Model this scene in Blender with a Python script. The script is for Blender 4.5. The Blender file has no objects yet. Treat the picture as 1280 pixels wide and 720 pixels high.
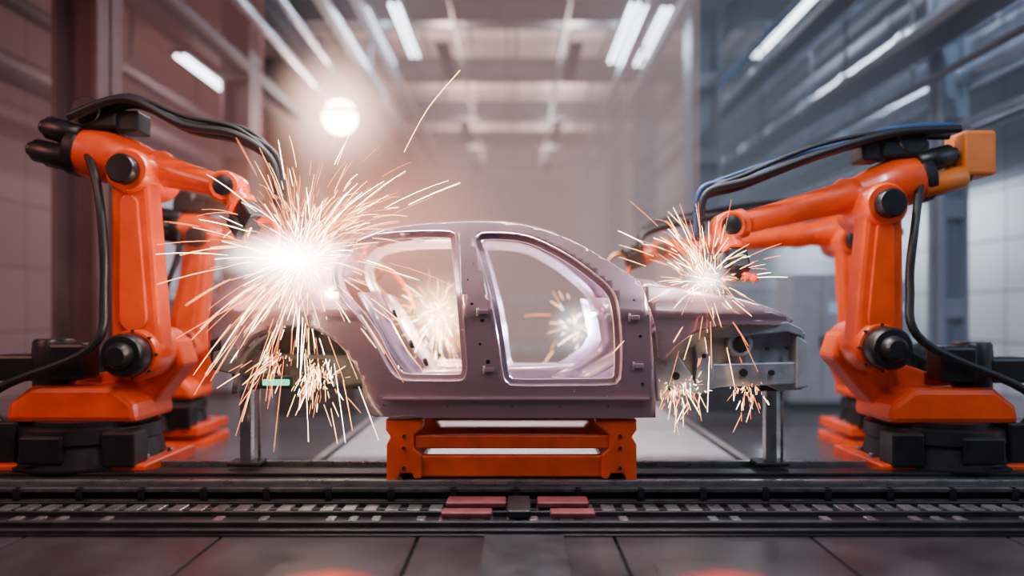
import bpy, bmesh, math, random
from mathutils import Vector, Matrix, geometry
random.seed(7)
F=900.0; CX=645.0; CY=385.0; CAMY=-5.3; CAMZ=1.5
def W(px,py,y=0.0):
    d=(y-CAMY)/F
    return Vector(((px-CX)*d, y, CAMZ-(py-CY)*d))
scn=bpy.context.scene
COL=scn.collection
# ---------------------------------------------------------------- materials
def mat(name,col,rough=0.5,metal=0.0,noise=0.0,nscale=6.0,coat=0.0,bump=0.0,emit=None,es=0.0):
    m=bpy.data.materials.new(name); m.use_nodes=True
    nt=m.node_tree; b=nt.nodes['Principled BSDF']
    b.inputs['Base Color'].default_value=(*col,1); b.inputs['Roughness'].default_value=rough
    b.inputs['Metallic'].default_value=metal; b.inputs['Coat Weight'].default_value=coat
    if emit: 
        b.inputs['Emission Color'].default_value=(*emit,1); b.inputs['Emission Strength'].default_value=es
    tc=nt.nodes.new('ShaderNodeTexCoord')
    if noise>0:
        n=nt.nodes.new('ShaderNodeTexNoise'); n.inputs['Scale'].default_value=nscale; n.inputs['Detail'].default_value=5
        nt.links.new(tc.outputs['Object'],n.inputs['Vector'])
        r=nt.nodes.new('ShaderNodeValToRGB')
        r.color_ramp.elements[0].position=0.3; r.color_ramp.elements[1].position=0.7
        r.color_ramp.elements[0].color=(*[c*(1-noise) for c in col],1)
        r.color_ramp.elements[1].color=(*[min(1,c*(1+noise)) for c in col],1)
        nt.links.new(n.outputs['Fac'],r.inputs['Fac']); nt.links.new(r.outputs['Color'],b.inputs['Base Color'])
        mr=nt.nodes.new('ShaderNodeMapRange'); mr.inputs['To Min'].default_value=max(0.02,rough-0.1); mr.inputs['To Max'].default_value=min(1,rough+0.12)
        nt.links.new(n.outputs['Fac'],mr.inputs['Value']); nt.links.new(mr.outputs['Result'],b.inputs['Roughness'])
        if bump>0:
            bp=nt.nodes.new('ShaderNodeBump'); bp.inputs['Strength'].default_value=bump; bp.inputs['Distance'].default_value=0.01
            nt.links.new(n.outputs['Fac'],bp.inputs['Height']); nt.links.new(bp.outputs['Normal'],b.inputs['Normal'])
    return m
def emat(name,col,s,sample=True):
    m=bpy.data.materials.new(name); m.use_nodes=True; nt=m.node_tree; nt.nodes.clear()
    e=nt.nodes.new('ShaderNodeEmission'); e.inputs[0].default_value=(*col,1); e.inputs[1].default_value=s
    o=nt.nodes.new('ShaderNodeOutputMaterial'); nt.links.new(e.outputs[0],o.inputs[0])
    if not sample:
        try: m.cycles.emission_sampling='NONE'
        except Exception: pass
    return m
def panelmat(name,c1,c2,sx,sz,rough=0.6,axis='YZ',mortar=0.02):
    m=bpy.data.materials.new(name); m.use_nodes=True; nt=m.node_tree; b=nt.nodes['Principled BSDF']
    tc=nt.nodes.new('ShaderNodeTexCoord'); sp=nt.nodes.new('ShaderNodeSeparateXYZ'); cb=nt.nodes.new('ShaderNodeCombineXYZ')
    nt.links.new(tc.outputs['Object'],sp.inputs[0])
    nt.links.new(sp.outputs[axis[0]],cb.inputs[0]); nt.links.new(sp.outputs[axis[1]],cb.inputs[1])
    br=nt.nodes.new('ShaderNodeTexBrick'); br.offset=0.0
    br.inputs['Color1'].default_value=(*c1,1); br.inputs['Color2'].default_value=(*[c*0.88 for c in c1],1); br.inputs['Mortar'].default_value=(*c2,1)
    br.inputs['Scale'].default_value=1; br.inputs['Mortar Size'].default_value=mortar; br.inputs['Brick Width'].default_value=sx; br.inputs['Row Height'].default_value=sz
    nt.links.new(cb.outputs[0],br.inputs['Vector']); nt.links.new(br.outputs['Color'],b.inputs['Base Color'])
    b.inputs['Roughness'].default_value=rough
    return m
M_paint=mat('body_primer_mauve',(0.42,0.285,0.33),0.22,0.55,0.05,3,coat=0.5)
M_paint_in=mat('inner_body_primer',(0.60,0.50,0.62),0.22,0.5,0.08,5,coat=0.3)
M_jamb=mat('door_jamb_primer',(0.48,0.35,0.41),0.22,0.55,0.05,5,coat=0.4)
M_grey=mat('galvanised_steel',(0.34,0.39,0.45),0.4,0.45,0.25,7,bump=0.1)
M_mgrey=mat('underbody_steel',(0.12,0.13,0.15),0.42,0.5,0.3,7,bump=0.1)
M_tgrey=mat('track_steel',(0.10,0.10,0.11),0.38,0.7,0.4,9)
M_dgrey=mat('dark_steel',(0.035,0.037,0.043),0.45,0.6,0.3,5)
M_orange=mat('robot_orange',(0.78,0.068,0.004),0.34,0.0,0.15,4,coat=0.3)
M_orange2=mat('skid_orange',(0.50,0.052,0.007),0.42,0.0,0.22,5,bump=0.1)
M_yel=mat('motor_amber',(0.70,0.17,0.015),0.4,0.0,0.1)
M_black=mat('black_casting',(0.010,0.010,0.013),0.36,0.1,0.3,6)
M_rub=mat('cable_rubber',(0.008,0.009,0.013),0.45)
M_blue=mat('cable_blue',(0.015,0.06,0.18),0.4)
M_steel=mat('bright_steel',(0.36,0.38,0.41),0.28,0.9,0.15,8)
M_copper=mat('electrode_copper',(0.6,0.27,0.12),0.3,0.9)
M_beam=mat('beam_paint',(0.07,0.08,0.105),0.5,0.2,0.15,2)
M_col=mat('column_paint',(0.11,0.105,0.13),0.5,0.1,0.15,2)
M_colb=mat('column_blue_grey',(0.14,0.19,0.27),0.45,0.1,0.15,2)
M_duct=mat('duct_steel',(0.52,0.58,0.68),0.2,0.85,0.2,2)
M_rail=mat('rail_paint',(0.50,0.54,0.62),0.35,0.3,0.1,2)
M_red=mat('dark_red_paint',(0.13,0.028,0.032),0.5,0.1,0.25,9)
M_cab=mat('cabinet_grey',(0.28,0.33,0.39),0.4,0.1,0.08)
M_lamp=emat('fluorescent_tube',(0.85,0.93,1.0),12)
M_lampw=emat('highbay_lens',(1.0,0.75,0.62),40)
M_green=emat('green_indicator',(0.1,1.0,0.5),2.0)
M_screen=emat('cabinet_screen',(0.4,0.7,1.0),.6)
# ---------------------------------------------------------------- helpers
def empty(name,loc=(0,0,0)):
    o=bpy.data.objects.new(name,None); o.location=loc; o.empty_display_size=0.1; COL.objects.link(o); return o
def link(o,parent):
    COL.objects.link(o)
    if parent is not None:
        o.parent=parent; o.matrix_parent_inverse=Matrix.Translation(-Vector(parent.location))
    return o
def mk(name,vs,fs,m,parent=None,smooth=False,bevel=0,seg=2,angle=35):
    me=bpy.data.meshes.new(name); me.from_pydata([tuple(v) for v in vs],[],fs); me.update()
    bm=bmesh.new(); bm.from_mesh(me); bmesh.ops.recalc_face_normals(bm,faces=bm.faces); bm.to_mesh(me); bm.free()
    me.materials.append(m); o=bpy.data.objects.new(name,me); link(o,parent)
    if smooth:
        me.polygons.foreach_set('use_smooth',[True]*len(me.polygons))
        try: me.set_sharp_from_angle(angle=math.radians(angle))
        except Exception: pass
    if bevel>0:
        b=o.modifiers.new('b','BEVEL'); b.width=bevel; b.segments=seg; b.limit_method='ANGLE'; b.angle_limit=math.radians(40)
    return o
BV=[(-1,-1,-1),(1,-1,-1),(1,1,-1),(-1,1,-1),(-1,-1,1),(1,-1,1),(1,1,1),(-1,1,1)]
BF=[(0,3,2,1),(4,5,6,7),(0,1,5,4),(1,2,6,5),(2,3,7,6),(3,0,4,7)]
def boxes(name,L,m,parent=None,bevel=0):
    vs=[];fs=[]
    for (cx,cy,cz,sx,sy,sz) in L:
        k=len(vs); vs+=[(cx+a*sx/2,cy+b*sy/2,cz+c*sz/2) for a,b,c in BV]; fs+=[tuple(i+k for i in f) for f in BF]
    return mk(name,vs,fs,m,parent,bevel=bevel)
def box(name,c,s,m,parent=None,bevel=0.01,rot=None):
    vs=[Vector((a*s[0]/2,b*s[1]/2,d*s[2]/2)) for a,b,d in BV]
    if rot is not None: vs=[rot@v for v in vs]
    return mk(name,[Vector(c)+v for v in vs],BF,m,parent,bevel=bevel)
def obox(name,p0,p1,w,h,m,parent=None,bevel=0.01):
    p0=Vector(p0);p1=Vector(p1);d=p1-p0;R=d.to_track_quat('X','Z').to_matrix()
    return box(name,(p0+p1)/2,(d.length,w,h),m,parent,bevel,R)
def lathe(name,p0,p1,prof,m,parent=None,n=28,cap=True):
    p0=Vector(p0);p1=Vector(p1);d=p1-p0;q=d.to_track_quat('Z','Y').to_matrix();vs=[];fs=[]
    for t,r in prof:
        c=p0+d*t
        for i in range(n):
            a=2*math.pi*i/n; vs.append(c+q@Vector((r*math.cos(a),r*math.sin(a),0)))
    for j in range(len(prof)-1):
        for i in range(n): fs.append((j*n+i,j*n+(i+1)%n,(j+1)*n+(i+1)%n,(j+1)*n+i))
    if cap: fs.append(tuple(range(n))); fs.append(tuple((len(prof)-1)*n+i for i in range(n)))
    return mk(name,vs,fs,m,parent,smooth=True,angle=40)
def cyl(name,p0,p1,r,m,parent=None,n=28):
    L=(Vector(p1)-Vector(p0)).length; e=min(0.15*r,0.2*L)/L
    return lathe(name,p0,p1,[(0,r*0.88),(e,r),(1-e,r),(1,r*0.88)],m,parent,n)
def slab(name,pts,y0,y1,m,parent=None,bevel=0.01):
    n=len(pts); vs=[(p[0],y0,p[1]) for p in pts]+[(p[0],y1,p[1]) for p in pts]
    fs=[tuple(range(n)),tuple(range(2*n-1,n-1,-1))]+[(i,(i+1)%n,n+(i+1)%n,n+i) for i in range(n)]
    return mk(name,vs,fs,m,parent,bevel=bevel)
def link_slab(name,a,ra,b,rb,y0,y1,m,parent,bevel=0.02,n=14):
    ax,az=a;bx,bz=b; ang=math.atan2(bz-az,bx-ax); d=math.hypot(bx-ax,bz-az)
    off=math.asin(max(-1,min(1,(ra-rb)/d))); h=math.pi/2-off
    pts=[]
    for i in range(n+1):
        t=ang+h+(2*math.pi-2*h)*i/n; pts.append((ax+ra*math.cos(t),az+ra*math.sin(t)))
    for i in range(n+1):
        t=ang-h+(2*h)*i/n; pts.append((bx+rb*math.cos(t),bz+rb*math.sin(t)))
    return slab(name,pts,y0,y1,m,parent,bevel)
def cr(pts,closed=False,k=6):
    P=[Vector(p) for p in pts]; n=len(P); out=[]
    for i in range(n if closed else n-1):
        if closed: a,b,c,d=P[(i-1)%n],P[i],P[(i+1)%n],P[(i+2)%n]
        else: a,b,c,d=P[max(i-1,0)],P[i],P[i+1],P[min(i+2,n-1)]
        for j in range(k):
            t=j/k; out.append(0.5*((2*b)+(c-a)*t+(2*a-5*b+4*c-d)*t*t+(3*b-a-3*c+d)*t**3))
    if not closed: out.append(P[-1])
    return out
def tube(name,pts,r,m,parent=None,k=6,n=10):
    P=cr(pts,False,k); vs=[];fs=[]
    for i,p in enumerate(P):
        t=(P[min(i+1,len(P)-1)]-P[max(i-1,0)]).normalized(); q=t.to_track_quat('Z','Y').to_matrix()
        for j in range(n):
            a=2*math.pi*j/n; vs.append(p+q@Vector((r*math.cos(a),r*math.sin(a),0)))
    for i in range(len(P)-1):
        for j in range(n): fs.append((i*n+j,i*n+(j+1)%n,(i+1)*n+(j+1)%n,(i+1)*n+j))
    fs.append(tuple(range(n))); fs.append(tuple((len(P)-1)*n+j for j in range(n)))
    return mk(name,vs,fs,m,parent,smooth=True,angle=60)
# ================================================================= CAR
WID=1.7
car=empty('car_body_shell',(0,0.85,0.7))
def yside(X,Z):
    y=0.02
    if Z<1.2: y+=0.05*((1.2-Z)/0.45)**2
    t=max(0,Z-1.5); y+=0.6*t**1.3
    y+=0.26*min(1.3,abs(X)/2.25)**4
    y-=0.016*math.exp(-((Z-1.46)/0.035)**2)
    return y
def CP(px,py,dy=0.0,fixed=None):
    y=0.0
    for _ in range(5):
        p=W(px,py,y); y=yside(p.x,p.z)
    p=W(px,py,y); p.y=y+dy; return p
def far(v): return Vector((v[0],WID-v[1],v[2]))
def both(name,vs,fs,m,solid=0,**k):
    for s,suf in ((0,'_near'),(1,'_far')):
        o=mk(name+suf,[far(v) if s else v for v in vs],fs,m,car,**k)
        if solid:
            sm=o.modifiers.new('s','SOLIDIFY'); sm.thickness=solid; sm.offset=0
def panel(name,outline,holes,m,dy=0,solid=0.03,step=9):
    loops=[outline]+holes
    flat=[Vector((p[0],p[1],0)) for l in loops for p in l]
    tris=geometry.tessellate_polygon([[Vector((p[0],p[1],0)) for p in l] for l in loops])
    bm=bmesh.new(); vv=[bm.verts.new(v) for v in flat]
    for t in tris:
        try: bm.faces.new([vv[i] for i in t])
        except ValueError: pass
    xs=[v.x for v in flat]; ys=[v.y for v in flat]
    a=min(xs)+step
    while a<max(xs):
        bmesh.ops.bisect_plane(bm,geom=bm.verts[:]+bm.edges[:]+bm.faces[:],plane_co=(a,0,0),plane_no=(1,0,0)); a+=step
    a=min(ys)+step
    while a<max(ys):
        bmesh.ops.bisect_plane(bm,geom=bm.verts[:]+bm.edges[:]+bm.faces[:],plane_co=(0,a,0),plane_no=(0,1,0)); a+=step
    bmesh.ops.remove_doubles(bm,verts=bm.verts[:],dist=0.05)
    bm.verts.index_update()
    vs=[CP(v.co.x,v.co.y,dy) for v in bm.verts]; fs=[tuple(v.index for v in f.verts) for f in bm.faces]; bm.free()
    both(name,vs,fs,m,solid,smooth=True,angle=50)
def offs(loop,d):
    P=[Vector((p[0],p[1])) for p in loop]; n=len(P); out=[]
    area=sum(P[i].x*P[(i+1)%n].y-P[(i+1)%n].x*P[i].y for i in range(n)); s=1 if area>0 else -1
    for i in range(n):
        t=(P[(i+1)%n]-P[i-1]).normalized(); nrm=Vector((t.y,-t.x))*s; out.append(P[i]+nrm*d)
    return out
OUT_top=[(425,305),(445,297),(480,288),(520,283),(560,280),(600,279),(640,281),(680,289),(715,302),(750,321),(785,343),(800,353)]
top_s=[(v.x,v.y) for v in cr([Vector(p) for p in OUT_top],False,4)]
outline=top_s+[(806,367),(811,390),(815,430),(817,460),(819,500),(819,521)]+[(760,522),(700,522),(640,522),(580,522),(520,521),(470,520),(459,516)]
arch_r=[(457,496),(452,472),(441,449),(422,427),(398,412),(372,406),(345,408),(322,418),(306,434),(297,452)]
outline+=[(v.x,v.y) for v in cr([Vector(p) for p in arch_r],False,3)]
outline+=[(288,462),(268,458),(263,440),(262,412),(266,380),(278,352),(300,345),(345,341),(375,331),(400,318)]
Fh=[(594,302),(598,294),(608,291),(640,292),(665,297),(690,308),(715,322),(740,340),(758,355),(768,368),(773,385),(776,410),(777,440),(776,468),(772,477),(762,481),(700,482),(645,482),(634,478),(628,466),(622,420),(612,370),(600,322)]
Rh=[(440,303),(455,297),(480,292),(520,289),(555,289),(566,291),(570,298),(573,330),(578,380),(582,430),(584,462),(580,473),(570,476),(530,476),(505,475),(492,468),(480,450),(465,420),(447,395),(432,378),(422,360),(418,340),(424,318)]
Fs=[(v.x,v.y) for v in cr([Vector(p) for p in Fh],True,3)]
Rs=[(v.x,v.y) for v in cr([Vector(p) for p in Rh],True,3)]
panel('side_frame',outline,[Fs,Rs],M_paint,0,0.03)
for nm,lp in (('front',Fs),('rear',Rs)):
    for part,mm,prof in (('reveal',M_jamb,[(1.5,-0.015),(0,-0.019),(-1.2,0.005),(-2,0.05),(-7,0.056)]),('inner_frame',M_paint_in,[(-7,0.056),(-8,0.075),(-5,0.085),(-3,0.16),(2,0.18)])):
        vs=[];fs=[];n=len(lp)
        for d,dy in prof:
            for p in offs(lp,d): vs.append(CP(p.x,p.y,dy))
        for j in range(len(prof)-1):
            for i in range(n): fs.append((j*n+i,j*n+(i+1)%n,(j+1)*n+(i+1)%n,(j+1)*n+i))
        both('door_%s_%s'%(part,nm),vs,fs,mm,0,smooth=True,angle=35)
fen=[(803,356),(840,362),(880,369),(920,378),(955,387),(983,396),(990,402),(975,407),(945,406),(915,406),(885,411),(860,421),(842,436),(828,452),(822,440),(819,410),(813,388),(806,368)]
fs_=[(v.x,v.y) for v in cr([Vector(p) for p in fen],True,2)]
panel('front_fender',fs_,[],M_paint,-0.005,0.02)
def bslabpx(name,pts,y0,y1,m,bevel=0.01):
    P=[(W(a,b,y0).x,W(a,b,y0).z) for a,b in pts]; slab(name+'_near',P,y0,y1,m,car,bevel); slab(name+'_far',P,WID-y1,WID-y0,m,car,bevel)
bslabpx('sill_box',[(470,490),(815,490),(815,519),(470,519)],0.10,0.26,M_paint)
bslabpx('sill_step',[(478,497),(812,497),(812,500),(478,500)],0.012,0.06,M_jamb,0.003)
bslabpx('sill_inner_tread',[(500,478),(772,484),(772,492),(500,492)],0.16,0.30,M_paint_in,0.01)
def across(name,pts,m,crown=0.05,n=14,thick=0.015,dy=0.0,dz=0.0,y_in=0.0):
    P=[CP(a,b,dy) for a,b in pts]; vs=[];fs=[];k=n+1
    for p in P:
        y0=p.y+y_in; y1=WID-y0
        for j in range(k):
            v=j/n; s=1-(2*v-1)**2; vs.append((p.x,y0+(y1-y0)*v,p.z+crown*s+dz))
    for i in range(len(P)-1):
        for j in range(n): fs.append((i*k+j,i*k+j+1,(i+1)*k+j+1,(i+1)*k+j))
    o=mk(name,vs,fs,m,car,smooth=True,angle=60); s=o.modifiers.new('s','SOLIDIFY'); s.thickness=thick; s.offset=0
    return o
roofpts=[p for p in top_s if 438<=p[0]<=700]
across('roof_skin',roofpts,M_paint,0.06)
for i,(a,b) in enumerate([((500,288),(512,287)),((580,283),(592,283)),((655,286),(668,289))]):
    across('roof_bow_%d'%i,[a,b],M_paint_in,0.035,dz=-0.03,thick=0.02)
across('hood',[(806,357),(840,362),(880,369),(920,378),(955,387),(975,393),(984,397),(988,402)],M_paint,0.08,dz=0.002)
across('trunk_deck',[(345,341),(320,343),(300,345),(284,350),(274,362),(266,380),(262,400)],M_paint,0.03)
across('rear_end_panel',[(262,400),(262,430),(266,458)],M_grey,0.0)
across('rear_parcel_shelf',[(345,343),(375,344),(415,346)],M_paint_in,0.0,y_in=0.05)
across('cowl_panel',[(785,352),(800,356),(808,366),(808,385)],M_paint_in,0.03)
zf=0.80; xl=W(470,0,0.3).x; xr=W(815,0,0.3).x
boxes('floor_pan',[((xl+xr)/2,0.85,zf,xr-xl,1.2,0.03)],M_paint_in,car)
mk('transmission_tunnel',[(xl,0.68,zf),(xl,0.74,zf+.16),(xl,0.96,zf+.16),(xl,1.02,zf),(xr,0.66,zf),(xr,0.72,zf+.24),(xr,0.98,zf+.24),(xr,1.04,zf)],[(0,1,2,3),(4,7,6,5),(0,4,5,1),(1,5,6,2),(2,6,7,3),(3,7,4,0)],M_paint_in,car,bevel=0.03)
boxes('seat_crossmembers',[(-0.25,0.47,zf+.08,0.12,0.36,0.14),(-0.25,1.23,zf+.08,0.12,0.36,0.14),(0.35,0.47,zf+.08,0.12,0.36,0.14),(0.35,1.23,zf+.08,0.12,0.36,0.14)],M_paint_in,car,0.02)
fw=[(xr-0.34,zf),(xr-0.16,zf+0.10),(xr-0.07,zf+0.28),(xr-0.03,zf+0.50),(xr+0.0,zf+0.70),(xr+0.03,zf+0.80)]
vs=[];fs=[]
for i,(x,z) in enumerate(fw):
    for j in range(9): vs.append((x-0.05*math.sin(j*math.pi/2)*(1 if 0<i<4 else 0),0.17+1.36*j/8,z))
for i in range(len(fw)-1):
    for j in range(8): fs.append((i*9+j,i*9+j+1,i*9+10+j,i*9+9+j))
o=mk('firewall',vs,fs,M_paint_in,car,smooth=True); o.modifiers.new('s','SOLIDIFY').thickness=0.02
for s in (0,1):
    f=(lambda v:far(v)) if s else (lambda v:Vector(v))
    P=[(740,372,.34),(748,400,.34),(752,425,.36),(742,440,.40),(715,458,.46),(690,470,.50)]
    vs=[];fs=[]
    for i,(a,b,yy) in enumerate(P):
        q=W(a,b,yy)
        for j in range(5):
            u=j/4; vs.append(f((q.x+.24*u+.04*math.sin(math.pi*u),yy-.22*u+.03*math.sin(math.pi*u),q.z-.02*u)))
    for i in range(len(P)-1):
        for j in range(4): fs.append((i*5+j,i*5+j+1,i*5+6+j,i*5+5+j))
    o=mk('footwell_pressing_%d'%s,vs,fs,M_paint_in,car,smooth=True,angle=70); o.modifiers.new('s','SOLIDIFY').thickness=0.012
tube('dash_crossbeam',[(0.72,0.2,1.42),(0.70,0.6,1.46),(0.70,1.1,1.46),(0.72,1.5,1.42)],0.03,M_grey,car)
bk=[(-0.58,zf),(-0.74,zf+0.06),(-0.84,zf+0.22),(-0.95,zf+0.36),(-1.08,zf+0.60),(-1.2,zf+0.82)]
for nm,y0,y1 in (('near',0.2,0.50),('far',1.20,1.5)):
    vs=[];fs=[]
    for i,(x,z) in enumerate(bk):
        for j in range(7):
            u=j/6; vs.append((x+0.07*math.sin(math.pi*u)**0.5+ (0.03 if j in (2,3,4) and i in(2,3,4) else 0),y0+(y1-y0)*u,z))
    for i in range(len(bk)-1):
        for j in range(6): fs.append((i*7+j,i*7+j+1,i*7+8+j,i*7+7+j))
    o=mk('rear_bulkhead_'+nm,vs,fs,M_paint_in,car,smooth=True,angle=70); o.modifiers.new('s','SOLIDIFY').thickness=0.03
    for i in range(3):
        x,z=bk[2+i]; cyl('bulkhead_hole_%s_%d'%(nm,i),(x+.12,(y0+y1)/2,z+.05),(x+.145,(y0+y1)/2,z+.06),.035,M_dgrey,car,14)
def wheelhouse(nm,cx,cz,r,y0,y1,m,a0=0,a1=180):
    n=20
    for s,suf in ((0,'_near'),(1,'_far')):
        vs=[];fs=[]
        prof=[(y0,r),(y0+0.05,r*0.98),(y1-0.08,r*0.95),(y1-0.02,r*0.85),(y1,r*0.6),(y1,0.05)]
        for yy,rr in prof:
            for i in range(n+1):
                a=math.radians(a0+(a1-a0)*i/n); v=Vector((cx+rr*math.cos(a),yy,cz+rr*math.sin(a))); vs.append(far(v) if s else v)
        k=n+1
        for j in range(len(prof)-1):
            for i in range(n): fs.append((j*k+i,j*k+i+1,(j+1)*k+i+1,(j+1)*k+i))
        o=mk(nm+suf,vs,fs,m,car,smooth=True,angle=50); o.modifiers.new('s','SOLIDIFY').thickness=0.012
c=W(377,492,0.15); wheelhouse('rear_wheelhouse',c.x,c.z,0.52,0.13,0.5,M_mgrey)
lip=[CP(a,b,0.0) for a,b in [(v.x,v.y) for v in cr([Vector(p) for p in arch_r],False,3)]]
tube('rear_arch_lip_near',lip,0.012,M_paint,car,k=1,n=6); tube('rear_arch_lip_far',[far(v) for v in lip],0.012,M_paint,car,k=1,n=6)
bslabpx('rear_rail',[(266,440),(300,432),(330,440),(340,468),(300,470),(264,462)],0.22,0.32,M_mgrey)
bslabpx('rear_bumper_bracket',[(262,425),(276,420),(300,428),(302,448),(280,462),(264,458)],0.28,0.36,M_dgrey)
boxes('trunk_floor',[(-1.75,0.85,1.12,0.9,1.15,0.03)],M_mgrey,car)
apron=[(820,502),(813,472),(824,452),(846,430),(878,412),(985,404),(1003,412),(1010,432),(1007,470),(1004,487),(975,489),(950,478),(915,472),(890,478),(872,490),(845,495)]
bslabpx('front_apron',apron,0.30,0.33,M_grey,0.01)
bslabpx('apron_upper_rail',[(826,446),(850,425),(880,410),(985,402),(1005,412),(1004,421),(985,415),(885,424),(856,438),(834,458)],0.17,0.30,M_grey,0.01)
bslabpx('front_longitudinal',[(868,470),(885,455),(1004,452),(1008,458),(1006,480),(900,484),(872,492)],0.22,0.30,M_grey,0.012)
bslabpx('wheelhouse_brace',[(868,424),(890,420),(893,470),(885,492),(868,492),(872,455)],0.19,0.3,M_grey,0.012)
bslabpx('kick_panel',[(818,455),(845,440),(866,470),(870,490),(822,502)],0.20,0.30,M_grey,0.012)
bslabpx('bumper_bracket',[(996,418),(1010,428),(1011,484),(996,486)],0.18,0.36,M_grey,0.012)
for s in (0,1):
    f=(lambda v:far(v)) if s else (lambda v:v)
    p=W(925,430,0.22); cyl('strut_mount_%d'%s,f(Vector((p.x,0.20,p.z))),f(Vector((p.x,0.31,p.z))),0.10,M_grey,car); cyl('strut_hole_%d'%s,f(Vector((p.x,0.19,p.z))),f(Vector((p.x,0.21,p.z))),0.062,M_dgrey,car)
    for i,(a,b,r) in enumerate([(965,466,0.022),(930,466,0.03),(985,434,0.02),(880,445,0.018),(845,470,0.03),(838,486,0.016),(960,436,0.014)]):
        p=W(a,b,0.19); cyl('apron_hole_%d_%d'%(s,i),f(Vector((p.x,0.185,p.z))),f(Vector((p.x,0.222,p.z))),r,M_dgrey,car,14)
    for i,(a,b,r) in enumerate([(585,350,.008),(590,380,.012),(603,400,.016),(600,430,.01),(610,452,.016),(592,330,.006),(800,420,.012),(792,375,.009),(803,480,.012),(700,508,.006),(560,508,.006),(640,508,.006),(760,508,.006),(480,506,.008)]):
        q=CP(a,b,-0.018); cyl('locating_hole_%d_%d'%(s,i),f(q),f(q+Vector((0,0.02,0))),r,M_black,car,12)
    for i,(a,b) in enumerate([(793,397),(798,457),(604,390),(612,462)]):
        q=CP(a,b,-0.02); box('door_hinge_%d_%d'%(s,i),f(q),(0.07,0.03,0.035),M_jamb if i<2 else M_paint,car,0.006)
        cyl('hinge_pin_%d_%d'%(s,i),f(q+Vector((-0.04,-0.005,-0.03))),f(q+Vector((-0.04,-0.005,0.03))),0.009,M_grey,car,10)
fx=W(1003,455,0.25)
boxes('front_crossmember',[(fx.x,0.85,fx.z,0.07,1.2,0.12),(fx.x-0.02,0.85,fx.z+0.22,0.05,1.3,0.05)],M_grey,car,0.01)
# ================================================================= SKID
skid=empty('conveyor_skid',(0,0.8,0.2))
def both_y(name,pts,ys,m,parent,bevel=0.012,pxy=0.1):
    P=[(W(a,b,pxy).x,W(a,b,pxy).z) for a,b in pts]
    for i,(y0,y1) in enumerate(ys): slab('%s_%d'%(name,i),P,y0,y1,m,parent,bevel)
YS=[(0.1,0.24),(1.42,1.56)]
both_y('leg_left',[(482,524),(528,524),(528,536),(517,544),(517,560),(527,570),(527,598),(518,599),(515,592),(500,592),(496,601),(483,601),(483,556),(488,546),(482,538)],YS,M_orange2,skid)
both_y('leg_right',[(796,524),(745,524),(745,530),(762,544),(762,560),(752,570),(752,598),(760,599),(764,592),(780,592),(784,601),(796,601),(796,556),(790,546),(796,538)],YS,M_orange2,skid)
both_y('upper_beam',[(517,545),(764,545),(764,562),(517,562)],[(0.13,0.22),(1.44,1.54)],M_orange2,skid)
both_y('lower_beam',[(524,571),(756,571),(756,598),(524,598)],[(0.14,0.22),(1.44,1.52)],M_orange2,skid)
for i,(a) in enumerate((505,775)):
    p=W(a,532,0.1); boxes('cross_tube_%d'%i,[(p.x,0.83,p.z-0.02,0.16,1.2,0.07),(p.x,0.83,p.z-0.36,0.14,1.2,0.07)],M_orange2,skid,0.01)
    for j,zz in enumerate((545,560,585)):
        q=W(a,zz,0.1); cyl('skid_bolt_%d_%d'%(i,j),(q.x,0.085,q.z),(q.x,0.11,q.z),0.014,M_dgrey,skid,10)
for a,b in ((309,470),(962,484)):
    st=empty('support_stand',(W(a,0,0.6).x,0.6,0.21))
    p=W(a,b,0.6); boxes('post',[(p.x,0.6,(p.z+0.22)/2,0.09,0.09,p.z-.22)],M_steel,st,0.008)
    boxes('foot',[(p.x,0.6,0.237,0.26,0.2,0.03)],M_dgrey,st,0.008)
    boxes('clamp',[(p.x,0.6,p.z,0.2,0.14,0.05),(p.x+0.07,0.6,p.z+0.05,0.04,0.1,0.08)],M_dgrey,st,0.006)
    cyl('guide_rod',(p.x+0.1,0.6,0.25),(p.x+0.1,0.6,p.z),0.012,M_steel,st,10)
p=W(345,478,0.12); gl=empty('indicator_lamp',p); box('housing',p+Vector((0,0.05,0)),(0.26,0.08,0.1),M_dgrey,gl,0.01); box('green_lens',p+Vector((0,0,0)),(0.20,0.03,0.045),M_green,gl,0.008)
obox('bracket_arm',p+Vector((-0.23,0.45,0)),p+Vector((0,0.07,0)),0.03,0.03,M_dgrey,gl)
# ================================================================= CONVEYOR TRACK
tr=empty('conveyor_track',(0,0,0))
boxes('bed',[(0,0.42,0.09,14,0.74,0.18)],M_dgrey,tr,0.01)
boxes('rail_rear',[(0,0.74,0.195,14,0.05,0.05)],M_steel,tr,0.006)
boxes('rail_front',[(0,0.10,0.195,14,0.05,0.035)],M_steel,tr,0.006)
boxes('rail_mid',[(0,0.42,0.19,14,0.16,0.03)],M_black,tr,0.006)
boxes('front_beam',[(0,0.03,0.155,14,0.05,0.03),(0,0.03,0.06,14,0.04,0.05)],M_tgrey,tr,0.005)
L=[(-6.9+i*0.46,0.02,0.1,0.05,0.05,0.14) for i in range(31)]
boxes('beam_ribs',L,M_black,tr,0.004)
boxes('chain_bed',[(0,-0.37,0.03,14,0.72,0.06)],M_black,tr,0.004)
rnd=random.Random(3); L=[];L2=[]
for i in range(92):
    x=-6.95+i*0.152
    L.append((x,-0.2,0.075,0.095,0.15,0.03)); L2.append((x+0.076,-0.2,0.07,0.09,0.05,0.02)); 
    if rnd.random()<.7: L.append((x+0.076,-0.43,0.07,0.06,0.10,0.02))
boxes('chain_links',L,M_steel,tr,0.006); boxes('chain_pins',L2,M_dgrey,tr,0.004)
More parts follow.
